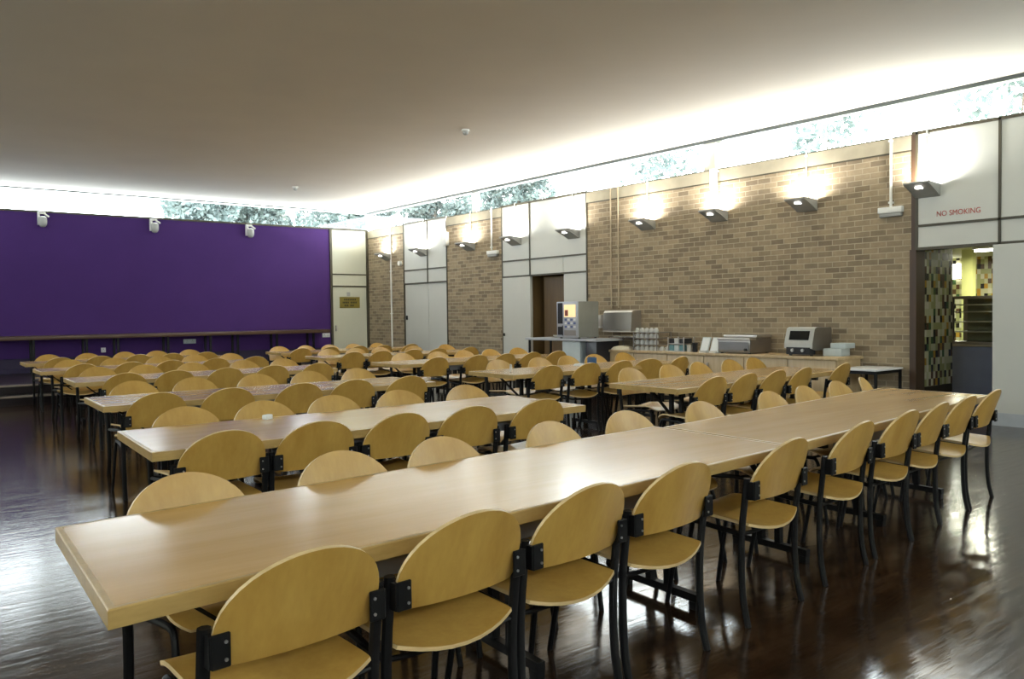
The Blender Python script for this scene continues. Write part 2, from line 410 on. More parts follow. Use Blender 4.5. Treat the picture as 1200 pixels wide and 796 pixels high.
# ------------------------------------------------------------------ servery seen through the opening
sbox('floor_servery', (XW+.02, 17.5, 1.5, 8.5, -.2, .002), M['kitchen_floor'])
sbox('ceiling_servery', (XW+.13, 17.5, 1.5, 8.5, 2.32, 2.5), M['kitchen_ceiling'])
sbox('wall_servery_tiled', (XW+.22, 11.55, 5.02, 5.2, .36, 2.32), M['mosaic'])
sbox('wall_servery_plinth', (XW+.22, 11.55, 5.02, 5.2, 0, .36), M['recess_dark'])
sbox('wall_servery_back', (16.4, 16.6, 1.5, 8.5, 0, 2.32), M['mosaic'])
sbox('wall_servery_side', (XW+.2, 17.5, 1.4, 1.5, 0, 2.4), M['kitchen_yellow'])
sbox('wall_servery_end', (XW+.2, 17.5, 8.5, 8.6, 0, 2.4), M['kitchen_yellow'])
sbox('column_servery', (14.2, 14.35, 5.87, 6.03, 0, 2.32), M['kitchen_yellow'])
sbox('window_servery', (16.36, 16.395, 6.97, 7.17, 1.93, 2.2), M['tube_glow'])
t = thing('servery_counter', 'dark blue servery counter seen through the kitchen opening', 'counter', (12.2, 5.0, 0))
boxobj('body', (0, .7, -1.4, .38, 0, .83), M['blue_counter'], t, .006)
boxobj('top', (-.03, .72, -1.42, .40, .83, .865), M['steel'], t, .005)
t = thing('display_case', 'glass food display case with steel frame on the blue servery counter', 'display case', (12.2, 5.0, .866))
bm = nb()
for yy in (-.95, -.32, .33):
    for xx in (.06, .52): box(bm, xx, xx+.05, yy-.01, yy+.045, 0, .66)
box(bm, .06, .555, -.95, .365, .63, .67); box(bm, .06, .555, -.95, .365, 0, .03)
mk('frame', bm, M['steel_dark'], t)
for zz in (.16, .30, .44, .54): boxobj('shelf', (.1, .52, -.92, .33, zz, zz+.014), M['steel'], t)
boxobj('back_panel', (.53, .54, -.92, .33, .03, .63), M['case_back'], t); boxobj('glass_pane', (.065, .07, -.92, .33, .03, .63), M['window_glass'], t)
t = thing('hanging_tube_light', 'bright fluorescent tube under the servery ceiling', 'light', (13.6, 5.3, 2.32))
boxobj('housing', (-.06, .06, -.9, .30, -.05, 0), M['socket_white'], t)
bm = nb(); tube(bm, [(0, -.88, -.07), (0, .28, -.07)], .022, 10); mk('tube', bm, M['tube_glow'], t)
def area(name, loc, rot, sx, sy, e, c=(1, 1, 1)):
    l = bpy.data.lights.new(name, 'AREA'); l.shape = 'RECTANGLE'; l.size = sx; l.size_y = sy; l.energy = e; l.color = c
    o = bpy.data.objects.new(name, l); o.location = loc; o.rotation_euler = rot; COL.objects.link(o); return o
area('servery_lamp', (13.6, 5.0, 2.21), (0, 0, 0), .1, 1.2, 55, (1, 1, .80))
area('servery_lamp', (14.6, 6.6, 2.25), (0, 0, 0), .1, 1.2, 45, (1, 1, .80))  # extra area light for the servery, no tube fitting modelled here

# ------------------------------------------------------------------ chairs
def backrest_fn(s, t):
    H = .262; w = .218+.008*math.sin(min(t/.28, 1)*PI/2)
    if t < .05: w -= .012*(1-t/.05)**2
    if t > .29:
        q = (t-.29)/.71; w *= max(1-q**2.2, 0)**.5
    x = w*s
    y = .004-.092*t-.030*(1-(x/.22)**2)
    return Vector((x, y, .540+H*t))
def seat_fn(s, t):
    w = .218-.006*t
    if t > .86: w *= max(1-((t-.86)/.14)**2*.35, 0)**.5
    if t < .10: w *= max(1-((.10-t)/.10)**2*.03, 0)**.5
    x = w*s; q = x/.22
    y = -.005-.048*(1-q*q)*(1-t)**2 + .40*t + .02*(1-q*q)*t
    z = .434+.026*t-.028*(1-q*q)*(1-t)**.6+.006*q*q
    if t > .72: z -= .05*((t-.72)/.28)**2
    return Vector((x, y, z))
US = [-1, -.96, -.85, -.68, -.48, -.25, 0, .25, .48, .68, .85, .96, 1]
def make_chair():
    r = thing('dining_chair', 'x', 'chair')
    bm = nb(); vs = [0, .06, .15, .25, .35, .45, .55, .65, .74, .82, .88, .93, .965, .985, .998]
    sheet(bm, backrest_fn, US, vs, .012); mk('backrest', bm, [M['plywood'], M['ply_edge']], r, True)
    bm = nb(); vs = [0, .03, .06, .12, .22, .35, .5, .62, .72, .8, .87, .92, .96, .99, 1]
    sheet(bm, seat_fn, US, vs, .012); mk('seat', bm, [M['plywood'], M['ply_edge']], r, True)
    for s in (-1, 1):
        bm = nb()
        tube(bm, smoothpts([(s*.238, -.012, .645), (s*.238, -.001, .54), (s*.237, .014, .40), (s*.236, .016, .25), (s*.237, .007, .11), (s*.239, -.016, 0)], 4), .0135, 8, 0, 1.3)
        mk('rear_leg', bm, M['black_metal'], r, True)
        bm = nb()
        tube(bm, smoothpts([(s*.234, .015, .397), (s*.222, .15, .404), (s*.205, .30, .410), (s*.201, .345, .387), (s*.206, .37, .28), (s*.218, .42, .0)], 4), .0120, 8)
        mk('front_leg', bm, M['black_metal'], r, True)
        bm = nb()
        x0, x1 = sorted((s*.238, s*.190)); box(bm, x0, x1, -.050, -.041, .552, .634, 0, .003, 1)
        xa, xb = sorted((s*.242, s*.230)); box(bm, xa, xb, -.046, -.012, .555, .631)
        b = mk('bracket', bm, M['black_metal'], r)
        for zz in (.572, .614):
            bm = nb(); tube(bm, [(s*.203, -.0495, zz), (s*.203, -.0535, zz)], .0045, 8); mk('bolt', bm, M['bolt_metal'], b)
    bm = nb(); tube(bm, smoothpts([(-.232, .012, .404), (-.12, .035, .384), (.12, .035, .384), (.232, .012, .404)], 5), .009, 8)
    mk('crossbar', bm, M['black_metal'], r, True)
    bm = nb(); tube(bm, smoothpts([(-.205, .30, .409), (0, .30, .402), (.205, .30, .409)], 4), .009, 8)
    mk('crossbar', bm, M['black_metal'], r, True)
    return r
chair0 = make_chair(); chair_used = [False]
def place_chair(x, y, rz, label, turn=0):
    rz += math.radians(random.uniform(-2.2, 2.2)+turn)
    g = 'beech dining chairs around the long tables'
    if not chair_used[0]:
        chair_used[0] = True; c = chair0; c.location = (x, y, 0); c.rotation_euler = (0, 0, rz); c['label'] = label; c['group'] = g; return c
    return dup(chair0, (x, y, 0), rz, label, g)

# ------------------------------------------------------------------ tables
TZ = .72
def make_table(fl, ex, ey, label, group, frames=3):
    """long table from its measured corner and edge vectors"""
    t = thing('dining_table', label, 'table', (fl[0], fl[1], 0), 0, group)
    ex = Vector((*ex, 0)); ey = Vector((*ey, 0))
    def P(u, v, z): p = ex*u+ey*v; return Vector((p.x, p.y, z))
    L, W = ex.length, ey.length; th = .045; lip = .018
    bm = nb()
    e = .003
    def ring(m, z): return [bm.verts.new(P(m/L, m/W, z)), bm.verts.new(P(1-m/L, m/W, z)), bm.verts.new(P(1-m/L, 1-m/W, z)), bm.verts.new(P(m/L, 1-m/W, z))]
    r0 = ring(0, TZ-th); r1 = ring(0, TZ-e); r2 = ring(e, TZ); r3 = ring(lip, TZ)
    for A, B, mi in ((r0, r1, 1), (r1, r2, 1), (r2, r3, 1)):
        for k in range(4):
            f = bm.faces.new((A[k], A[(k+1) % 4], B[(k+1) % 4], B[k])); f.material_index = mi
    bm.faces.new(r3).material_index = 0; bm.faces.new(r0).material_index = 1
    mk('table_top', bm, [M['laminate'], M['lipping']], t)
    zu = TZ-th
    us = [.5/L, .5, 1-.5/L]
    def bar(bm, a, b, w, h):
        d = (b-a); n = Vector((-d.y, d.x, 0)).normalized()*w/2 if Vector((d.x, d.y)).length > 1e-4 else Vector((w/2, 0, 0))
        u = Vector((0, 0, h/2)) if abs(d.normalized().z) < .9 else Vector((0, w/2, 0))
        if .1 < abs(d.normalized().z) < .9: u = d.cross(n).normalized()*h/2
        R = [[bm.verts.new(p+sn*n+su*u) for sn, su in ((-1, -1), (1, -1), (1, 1), (-1, 1))] for p in (a, b)]
        for k in range(4): bm.faces.new((R[0][k], R[0][(k+1) % 4], R[1][(k+1) % 4], R[1][k]))
        bm.faces.new(R[0]); bm.faces.new(R[1])
    for i, u in enumerate(us):
        bm = nb()
        bar(bm, P(u, .5-.36/W, zu-.02), P(u, .5+.36/W, zu-.02), .04, .038)
        bar(bm, P(u, .5-.25/W, .055), P(u, .5+.25/W, .055), .036, .036)
        for s in (-1, 1):
            p = P(u, .5+s*.06/W, .07); q = P(u, .5+s*.06/W, zu-.03)
            bar(bm, p, q, .034, .034)
            a = P(u, .5+s*.225/W, 0); box(bm, a.x-.02, a.x+.02, a.y-.02, a.y+.02, .0, .037)
        mk('leg_frame', bm, M['black_metal'], t)
        if i != 1:
            bm = nb(); du = (-.36 if i == 0 else .36)/L
            bar(bm, P(u, .5, .36), P(u+du, .5, zu-.008), .03, .012)
            mk('brace', bm, M['black_metal'], t)
    for v in (.07/W, 1-.07/W):
        bm = nb(); bar(bm, P(.62/L, v, zu-.036), P(1-.62/L, v, zu-.036), .018, .072)
        mk('apron_rail', bm, M['grey_metal'], t)
    return t
GT = 'long beech dining tables'
# (corner nearest the viewer at the open-floor end, long edge, short edge), chair positions along x on both long sides
TABLES = {
 'A1': ((.42, 1.97), (3.045, .275), (.05, .90), 'long beech table at the open-floor end of the front row'),
 'A2': ((3.475, 2.25), (3.07, .33), (.055, .84), 'long beech table at the kitchen-opening end of the front row'),
 'B': ((1.10, 4.16), (2.88, .03), (.065, .95), 'long beech table, second row, with a white scrap by its far edge'),
 'C': ((1.42, 6.62), (2.95, .06), (.05, .90), 'long beech table, third row of the open-floor block'),
 'D': ((1.74, 9.32), (2.95, .06), (.06, .92), 'long beech table, fourth row of the open-floor block'),
 'E': ((1.80, 11.65), (2.95, .06), (.04, .86), 'long beech table, fifth row of the open-floor block'),
 'F': ((1.96, 13.95), (2.95, .06), (.05, .88), 'long beech table, last row of the open-floor block beside the stage'),
 'G': ((5.34, 4.52), (2.97, .2), (.05, .84), 'long beech table facing the toaster, first in the counter-side block'),
 'H': ((5.42, 6.80), (2.97, .1), (.02, .84), 'long beech table with a white shaker and blue tub, counter-side block'),
 'I': ((5.56, 9.34), (2.97, .08), (.07, .9), 'long beech table facing the drinks machine, third in the counter-side block'),
 'J': ((5.70, 11.80), (2.97, .06), (.07, .9), 'long beech table, fourth in the counter-side block'),
 'K': ((5.95, 14.10), (2.97, .06), (.07, .88), 'long beech table, last of the counter-side block beside the stage'),
}
for k, (fl, ex, ey, lab) in TABLES.items(): make_table(fl, ex, ey, lab, GT)
CH = {
 'An': [0.85, 1.37, 1.88, 2.41, 3.21, 3.95, 4.57, 5.08, 5.59, 6.14],
 'Af': [0.92, 1.56, 2.09, 2.81, 3.43, 4.12, 4.98, 5.51, 6.06, 6.57],
 'Bn': [1.44, 1.95, 2.46, 2.97, 3.54],
 'Bf': [1.62, 2.13, 2.64, 3.18, 3.8],
 'Cn': [1.8, 2.35, 2.96, 3.47, 4.04],
 'Cf': [1.96, 2.5, 3.11, 3.66, 4.23],
 'Dn': [2.22, 2.73, 3.28, 3.83, 4.41],
 'Df': [2.24, 2.77, 3.34, 4.0, 4.55],
 'En': [2.27, 2.85, 3.36, 3.96, 4.53],
 'Ef': [2.36, 2.95, 3.57, 4.09, 4.65],
 'Fn': [2.41, 2.97, 3.53, 4.04, 4.59],
 'Ff': [2.47, 3.05, 3.63, 4.15, 4.71],
 'Gn': [5.82, 6.33, 6.84, 7.35, 8.18],
 'Gf': [6.17, 6.83, 7.36, 7.98, 8.49],
 'Hn': [5.91, 6.51, 7.07, 7.59, 8.15],
 'Hf': [6.21, 6.89, 7.4, 7.91, 8.5],
 'In': [6.11, 6.8, 7.31, 7.82, 8.33],
 'If': [6.4, 7.04, 7.55, 8.08, 8.66],
 'Jn': [6.16, 6.67, 7.27, 7.78, 8.44],
 'Jf': [6.39, 6.92, 7.43, 8.13, 8.86],
 'Kn': [6.32, 6.89, 7.5, 8.03, 8.66],
 'Kf': [6.38, 6.93, 7.44, 7.97, 8.52],
}
ROWN = {'A': 'front table row', 'B': 'second table row', 'C': 'third table row', 'D': 'fourth table row', 'E': 'fifth table row', 'F': 'sixth table row',
        'G': 'first counter-side table', 'H': 'second counter-side table', 'I': 'third counter-side table', 'J': 'fourth counter-side table', 'K': 'last counter-side table'}
for key, xs in CH.items():
    row, side = key
    if row == 'A':
        def edge(x, v):
            fl, ex, ey, _ = TABLES['A1'] if x < 3.47 else TABLES['A2']
            s = ex[1]/ex[0]; return fl[1]+s*(x-fl[0]-v*ey[0])+v*ey[1], math.atan(s)
    else:
        def edge(x, v, row=row):
            fl, ex, ey, _ = TABLES[row]
            s = ex[1]/ex[0]; return fl[1]+s*(x-fl[0]-v*ey[0])+v*ey[1], math.atan(s)
    for i, x in enumerate(xs):
        endw = 'open-floor end' if row in 'ABCDEF' else 'aisle end'
        if side == 'n':
            y, a = edge(x, 0); y += -.05 if row == 'A' else .04
            place_chair(x, y, a, 'beech chair, back to camera, %s from %s of %s' % (ORD[i], endw, ROWN[row]), {('H', 3): -20, ('H', 4): 6}.get((row, i), 0))
        else:
            y, a = edge(x, 1); y += {'A': .05, 'B': .16}.get(row, .34)
            if row in 'FK': y = min(y, 15.13)
            place_chair(x, y, a+PI, 'beech chair facing the camera, %s from %s of %s' % (ORD[i], endw, ROWN[row]), {('A', 9): 14}.get((row, i), 0))

# things lying on tables
bm = nb(); box(bm, -.03, .03, -.02, .02, 0, .03, 0, .006)
o = mk('paper_scrap', bm, M['paper_white']); o.location = (2.02, 5.02, TZ); o.rotation_euler = (0, 0, .5)
tag(o, 'small folded white paper scrap on the second-row table', 'paper')
bm = nb(); lathe(bm, [(.016, 0), (.018, .01), (.016, .05), (.012, .062), (.014, .066), (.013, .08), (.004, .085)], 14)
o = mk('salt_shaker', bm, M['white_ceramic'], None, True); o.location = (5.72, 7.22, TZ); tag(o, 'small white shaker standing on the second counter-side table', 'shaker')
t = thing('napkin_tub', 'small blue tub at the far edge of second counter-side table', 'tub', (7.26, 7.52, TZ))
bm = nb(); box(bm, -.048, .048, -.04, .04, 0, .085, 0, .008); mk('body', bm, M['blue_plastic'], t, True)
bm = nb(); box(bm, -.04, .03, -.03, .03, .085, .094, 0, .003); mk('napkin', bm, M['black_plastic'], t)
t = thing('napkin_pile', 'flat pile of grey white napkins beside the blue tub', 'napkins', (6.98, 7.45, TZ))
bm = nb()
for k in range(4): box(bm, -.06+.004*k, .06-.003*k, -.05+.002*k, .05-.004*k, .006*k, .006*k+.0055)
mk('napkin', bm, M['paper_white'], t)

# ------------------------------------------------------------------ wall uplighters
def make_uplighter():
    r = thing('wall_uplighter', 'x', 'wall lamp')
    prof = [(0, 0), (-.30, .022), (-.33, .012), (-.33, -.005), (-.27, -.028), (-.19, -.058), (-.10, -.098), (-.04, -.132), (0, -.145)]
    inner = [(-.012, 0), (-.298, .012), (-.318, .004), (-.265, -.016), (-.185, -.046), (-.095, -.086), (-.035, -.119), (-.012, -.126)]
    # shade: curved underside, two end cheeks, open on top
    bm = nb(); hw = .15
    low = prof[1:]; 
    A = [bm.verts.new((x, -hw, z)) for x, z in low]; B = [bm.verts.new((x, hw, z)) for x, z in low]
    Ai = [bm.verts.new((x, -hw+.006, z)) for x, z in inner[1:]]; Bi = [bm.verts.new((x, hw-.006, z)) for x, z in inner[1:]]
    for k in range(len(A)-1): bm.faces.new((A[k], A[k+1], B[k+1], B[k]))
    for k in range(len(Ai)-1):
        f = bm.faces.new((Ai[k], Bi[k], Bi[k+1], Ai[k+1])); f.material_index = 1
    bm.faces.new((A[0], B[0], Bi[0], Ai[0])); bm.faces.new((A[-1], Ai[-1], Bi[-1], B[-1]))
    for s, vo, vi in ((-1, A, Ai), (1, B, Bi)):
        t0 = bm.verts.new((0, s*hw, .0)); t1 = bm.verts.new((-.012, s*(hw-.006), .0))
        bm.faces.new([t0]+vo)
        f = bm.faces.new([t1]+vi); f.material_index = 1
        bm.faces.new((t0, vo[0], vi[0], t1)); bm.faces.new((t0, t1, vi[-1], vo[-1]))
    bmesh.ops.recalc_face_normals(bm, faces=bm.faces)
    me_o = mk('shade', bm, [M['lamp_grey'], M['lamp_inner']], r)
    bm = nb(); box(bm, -.012, 0, -hw, hw, -.14, 0); mk('wall_plate', bm, M['lamp_grey'], r)
    bm = nb(); box(bm, -.262, -.205, -.035, .035, -.0585, -.028); o = mk('lens', bm, M['lens_glow'], r)
    bm = nb(); tube(bm, [(-.11, -.09, -.035), (-.11, .09, -.035)], .012, 10); mk('bulb', bm, M['lens_glow'], r)
    return r
up0 = make_uplighter()
LAMPS = [(4.80, 'above the NO SMOKING lettering and servery opening'), (6.44, 'on the brickwork above the toaster'), (7.92, 'on the brickwork under the wide clerestory post'),
         (9.36, 'on the brickwork above the steel hood'), (11.18, 'on the white panels above the brown opening'), (12.85, 'at the brick edge of the white panels with the brown opening'),
         (14.40, 'on the middle stretch of brickwork between the white bays'), (16.27, 'on the white panels over the far double doors'), (17.88, 'on the brickwork strip in the far corner')]
for i, (y, w) in enumerate(LAMPS):
    lab = 'grey wedge uplighter '+w
    g = 'grey uplighters along the brick wall'
    if i == 0:
        o = up0; o.location = (XW-.001, y, 2.875); o['label'] = lab; o['group'] = g
    else: o = dup(up0, (XW-.001 if not (y in ()) else XW, y, 2.875), 0, lab, g)
    l = bpy.data.lights.new('uplighter_lamp', 'AREA'); l.shape = 'RECTANGLE'; l.size = .09; l.size_y = .24; l.energy = 25; l.color = (1, .98, .94)
    lo = bpy.data.objects.new('uplighter_lamp', l); lo.location = (XW-.17, y, 2.868); lo.rotation_euler = (PI, 0, 0); COL.objects.link(lo)

# conduits dropping from the clerestory sill
def conduit(y, z0, z1, label, r=.011, off=.022, mat='conduit_white'):
    t = thing('conduit_pipe', label, 'pipe', (XW-off, y, z0), 0, 'conduits on the brick wall')
    bm = nb(); tube(bm, [(0, 0, 0), (0, 0, z1-z0-.02), (.02, 0, z1-z0)], r, 8); mk('pipe', bm, M[mat], t, True)
    n = max(2, int((z1-z0)/.9)+1)
    for k in range(n):
        zz = .06+(z1-z0-.14)*k/max(1, n-1); boxobj('clip', (-r-.004, off, -r-.006, r+.006, zz-.012, zz+.012), M[mat], t)
    return t
for y, w in ((4.80, 'lamp over the NO SMOKING lettering'), (6.44, 'lamp above the toaster'), (9.36, 'lamp above the steel hood'), (11.18, 'lamp above the brown opening'),
             (12.87, 'lamp at the brick edge of the panels'), (14.38, 'lamp on the middle brick stretch'), (16.24, 'lamp over the far double doors')):
    conduit(y, 2.874, SILL+.02, 'thin white conduit feeding the '+w, off=.03)
conduit(7.94, 2.874, SILL+.02, 'stout cream conduit feeding the lamp under the wide clerestory post', .018, .05)
conduit(17.74, .32, SILL+.02, 'long white conduit running to the floor in the far brick corner', .02)
conduit(10.22, 1.44, SILL+.04, 'beige conduit dropping to the dispenser beside the white panels', mat='conduit_beige')
conduit(10.04, 1.45, SILL+.04, 'beige conduit dropping to the steel hood', .012, mat='conduit_beige')
conduit(13.65, 2.69, SILL+.02, 'white conduit ending at the emergency light on the middle brickwork', .018)
conduit(5.25, 2.655, SILL+.02, 'white conduit ending at the emergency light near the servery opening', .018, .03)
bm = nb(); box(bm, -.045, 0, -.06, .06, -.30, .0, 0, .008); o = mk('junction_box', bm, M['conduit_white']); o.location = (XW, 8.02, SILL-.005); tag(o, 'pale junction box below the wide clerestory post', 'box')
def emergency_light(y, z, w, label):
    t = thing('mounted_emergency_light', label, 'emergency light', (XW, y, z))
    bm = nb(); box(bm, -.07, 0, -w/2, w/2, 0, .075, 0, .008); mk('housing', bm, M['conduit_white'], t, True)
    bm = nb(); box(bm, -.06, -.005, -w/2+.015, w/2-.015, -.05, 0, 0, .008); mk('diffuser', bm, M['lamp_grey'], t, True)
emergency_light(13.60, 2.60, .34, 'box shaped emergency light on the middle brick stretch')
emergency_light(5.25, 2.585, .31, 'box shaped emergency light on the brickwork by the servery opening')
bm = nb(); tube(bm, [(-.07, 0, 0), (0, 0, 0)], [.055, .06], 14); o = mk('mounted_alarm', bm, M['conduit_white'], None, True); o.location = (XW, 17.30, 2.62); tag(o, 'small round white alarm sounder by the far double doors', 'alarm')
t = thing('door_detector', 'white bracket and sensor box at the edge of the far double doors', 'sensor', (XW, 15.30, 3.1))
bm = nb(); box(bm, -.09, 0, -.07, .07, -.20, .10, 0, .01); mk('housing', bm, M['conduit_white'], t, True)
bm = nb(); tube(bm, [(-.03, 0, .1), (-.05, .03, .28), (-.02, 0, .46)], .01, 8); mk('cable', bm, M['conduit_white'], t, True)

# lettering
cu = bpy.data.curves.new('no_smoking_lettering', 'FONT'); cu.body = 'NO SMOKING'; cu.size = .092; cu.extrude = .001; cu.space_character = 1.02
o = bpy.data.objects.new('no_smoking_lettering', cu); COL.objects.link(o); cu.materials.append(M['red_ink'])
me = bpy.data.meshes.new_from_object(o); me.name = 'no_smoking_lettering'; bpy.data.objects.remove(o)
o = bpy.data.objects.new('no_smoking_lettering', me); COL.objects.link(o)
o.location = (XW-.0025, 4.70, 2.485); o.rotation_euler = (PI/2, 0, -PI/2); o.scale = (.86, 1, 1)
tag(o, 'red NO SMOKING lettering on the white panel above the servery opening', 'sign')

# ------------------------------------------------------------------ end wall fittings
for x, z0, w in ((3.02, 3.22, 'first from the open-floor end'), (5.15, 3.215, 'middle of three'), (7.26, 3.21, 'beside the cream door')):
    t = thing('wall_spotlight', 'grey spotlight at the purple wall top, '+w, 'spotlight', (x, YB, z0), 0, 'spotlights at the top of the purple wall')
    bm = nb(); lathe(bm, [(.02, 0), (.055, .015), (.078, .06), (.082, .12), (.078, .19), (.05, .215), (.02, .22)], 14, 0, (0, -.13, 0)); mk('lamp_body', bm, M['spot_grey'], t, True)
    bm = nb(); box(bm, -.075, -.05, -.15, -.0, .05, .30); box(bm, -.075, .075, -.05, 0, .27, .31); tube(bm, [(.03, -.05, .29), (.09, -.12, .23), (.11, -.14, .21)], .018, 8); mk('bracket', bm, M['conduit_white'], t)
def socket(x, z, w, label, mat='socket_white'):
    t = thing('wall_socket', label, 'socket', (x, YB+(.0 if z > .6 else 0), z))
    bm = nb(); box(bm, -w/2, w/2, -.03, 0, -.05, .05, 0, .006); mk('face_plate', bm, M[mat], t, True)
    bm = nb()
    for k in range(2 if w > .12 else 1):
        cx = (k-.5)*w*.45 if w > .12 else 0
        box(bm, cx-.006, cx+.006, -.032, -.028, .012, .026); box(bm, cx-.02, cx-.01, -.032, -.028, -.02, -.012); box(bm, cx+.01, cx+.02, -.032, -.028, -.02, -.012)
    mk('pin_hole', bm, M['black_plastic'], t)
socket(4.09, .72, .09, 'small square white socket under the wall bench')
socket(5.86, .85, .27, 'wide grey double socket under the middle of the wall bench', 'pale_blue_plastic')
socket(9.16, .90, .20, 'pale socket under the wall bench next to the cream door')
t = thing('wall_bench', 'long dark wooden bench counter on thin leg pairs along the purple wall', 'bench counter', (0, 0, .31))
bm = nb(); box(bm, .6, 9.02, 18.38, 18.86, .665, .745, 0, .006); mk('bench_top', bm, M['rail_wood'], t, True)
for x in (.8, 1.75, 2.74, 3.68, 4.27, 5.26, 6.16, 6.77, 7.69, 8.60):
    for y in (18.44, 18.78): boxobj('leg', (x-.022, x+.022, y-.022, y+.022, 0, .665), M['black_metal'], t)
t = thing('door_sign', 'brass coloured notice with dark lines of print on the cream door', 'sign', (9.83, YB, 1.71))
bm = nb(); box(bm, -.28, .28, -.012, 0, -.14, .14, 0, .003); mk('plate', bm, M['brass_sign'], t)
bm = nb()
for z, L in ((.075, [(-.16, .18)]), (0, [(-.20, -.02), (.02, .2)]), (-.075, [(-.15, -.03), (.01, .12)])):
    for a, b in L:
        n = int((b-a)/.035)
        for k in range(n): 
            xx = a+(b-a)*k/n; box(bm, xx, xx+.022, -.0145, -.011, z-.022, z+.022)
mk('print', bm, M['sign_ink'], t)
t = thing('exit_pictogram', 'tiny grey square plate above the brass notice on the cream door', 'sign', (9.80, YB, 1.92))
bm = nb(); box(bm, -.045, .045, -.01, 0, -.05, .05, 0, .003); mk('plate', bm, M['spot_grey'], t)
for (x, y, w) in ((6.91, 9.69, 'over the middle of the hall'), (7.09, 15.91, 'near the stage')):
    t = thing('smoke_detector', 'small smoke detector on the pale ceiling '+w, 'smoke detector', (x, y, HC), 0, 'ceiling smoke detectors')
    bm = nb(); lathe(bm, [(.055, 0), (.055, -.02), (.04, -.03)], 16); mk('base', bm, M['conduit_white'], t, True)
    bm = nb(); lathe(bm, [(.035, -.03), (.038, -.06), (.02, -.075)], 14); mk('sensor', bm, M['spot_grey'], t, True)

# ------------------------------------------------------------------ serving counter and what stands on it
t = thing('serving_counter', 'pale wood serving counter along the brick wall', 'counter', (9.75, 0, 0))
bm = nb(); box(bm, -.03, .60, 5.62, 9.88, .72, .76, 0, .005); mk('counter_top', bm, M['counter_wood'], t, True)
ys = [5.66+k*(9.84-5.66)/6 for k in range(7)]
for k in range(6):
    d = boxobj('cabinet_door', (0, .02, ys[k]+.006, ys[k+1]-.006, .10, .715), M['counter_wood'], t, .003)
    boxobj('handle', (-.025, 0, ys[k+1]-.09, ys[k+1]-.07, .50, .62), M['steel'], d)
boxobj('carcass', (.022, .58, 5.65, 9.85, .08, .72), M['counter_wood'], t)
boxobj('plinth', (.05, .56, 5.68, 9.82, 0, .08), M['recess_dark'], t)
CT = .76
# conveyor toaster
t = thing('conveyor_toaster', 'steel conveyor toaster with a dark slot at the counter end', 'toaster', (9.80, 6.03, CT))
bm = nb(); prism(bm, [(0, .10), (0, .17), (.06, .36), (.10, .375), (.46, .375), (.48, .36), (.48, .07), (.12, .07)], 'y', 0, .39); mk('body', bm, M['steel_dark'], t)
bm = nb(); prism(bm, [(-.006, .10), (-.006, .172), (.054, .362), (.10, .381), (.20, .381), (.2, .377), (.1, .373), (.06, .356), (.004, .168), (.004, .10)], 'y', -.012, .402); mk('front_panel', bm, M['toaster_front'], t)
bm = nb(); prism(bm, [(.001, .212), (.039, .332), (.052, .332), (.014, .212)], 'y', .05, .34); mk('slot', bm, M['dark_glass'], t)
bm = nb(); box(bm, -.012, .12, .02, .37, .02, .115); mk('control_panel', bm, M['black_plastic'], t)
for yy in (.12, .27):
    bm = nb(); tube(bm, [(-.012, yy, .075), (-.035, yy, .075)], .022, 12); mk('knob', bm, M['bolt_metal'], t)
for xx, yy in ((.06, .04), (.06, .35), (.43, .04), (.43, .35)):
    boxobj('foot', (xx-.015, xx+.015, yy-.015, yy+.015, 0, .075), M['black_plastic'], t)
# small grey crates beside
for i, d in enumerate([(9.98, 10.20, 5.72, 5.98, .0, .10), (10.02, 10.26, 5.68, 5.90, .101, .17)]):
    bm = nb(); box(bm, d[0], d[1], d[2], d[3], CT+d[4]*.0+(d[4] if i else 0), CT+d[5], 0, .01)
    o = mk('plastic_box', bm, M['pale_blue_plastic'], None, True)
    tag(o, ('pale blue plastic box on the counter behind the toaster', 'smaller pale plastic box stacked on top behind the toaster')[i], 'box', 'pale boxes by the toaster')
# stainless hot cupboard
t = thing('bain_marie', 'long stainless warming unit on the counter beside the toaster', 'food warmer', (9.80, 6.98, CT))
bm = nb(); box(bm, .0, .50, .0, .55, .015, .215, 0, .006); mk('body', bm, M['steel_dark'], t, True)
bm = nb(); box(bm, -.02, .14, -.005, .555, .195, .225, 0, .008); box(bm, .14, .505, -.01, .56, .225, .265, 0, .008); mk('lid', bm, M['steel'], t, True)
bm = nb(); box(bm, -.012, .0, .02, .53, .05, .17, 0, .004); mk('front_panel', bm, M['grey_metal'], t)
bm = nb(); tube(bm, [(-.012, .06, .06), (-.04, .06, .06)], .02, 12); mk('knob', bm, M['black_plastic'], t)
for xx, yy in ((.04, .04), (.04, .51), (.46, .04), (.46, .51)): boxobj('foot', (xx-.015, xx+.015, yy-.015, yy+.015, 0, .016), M['black_plastic'], t)
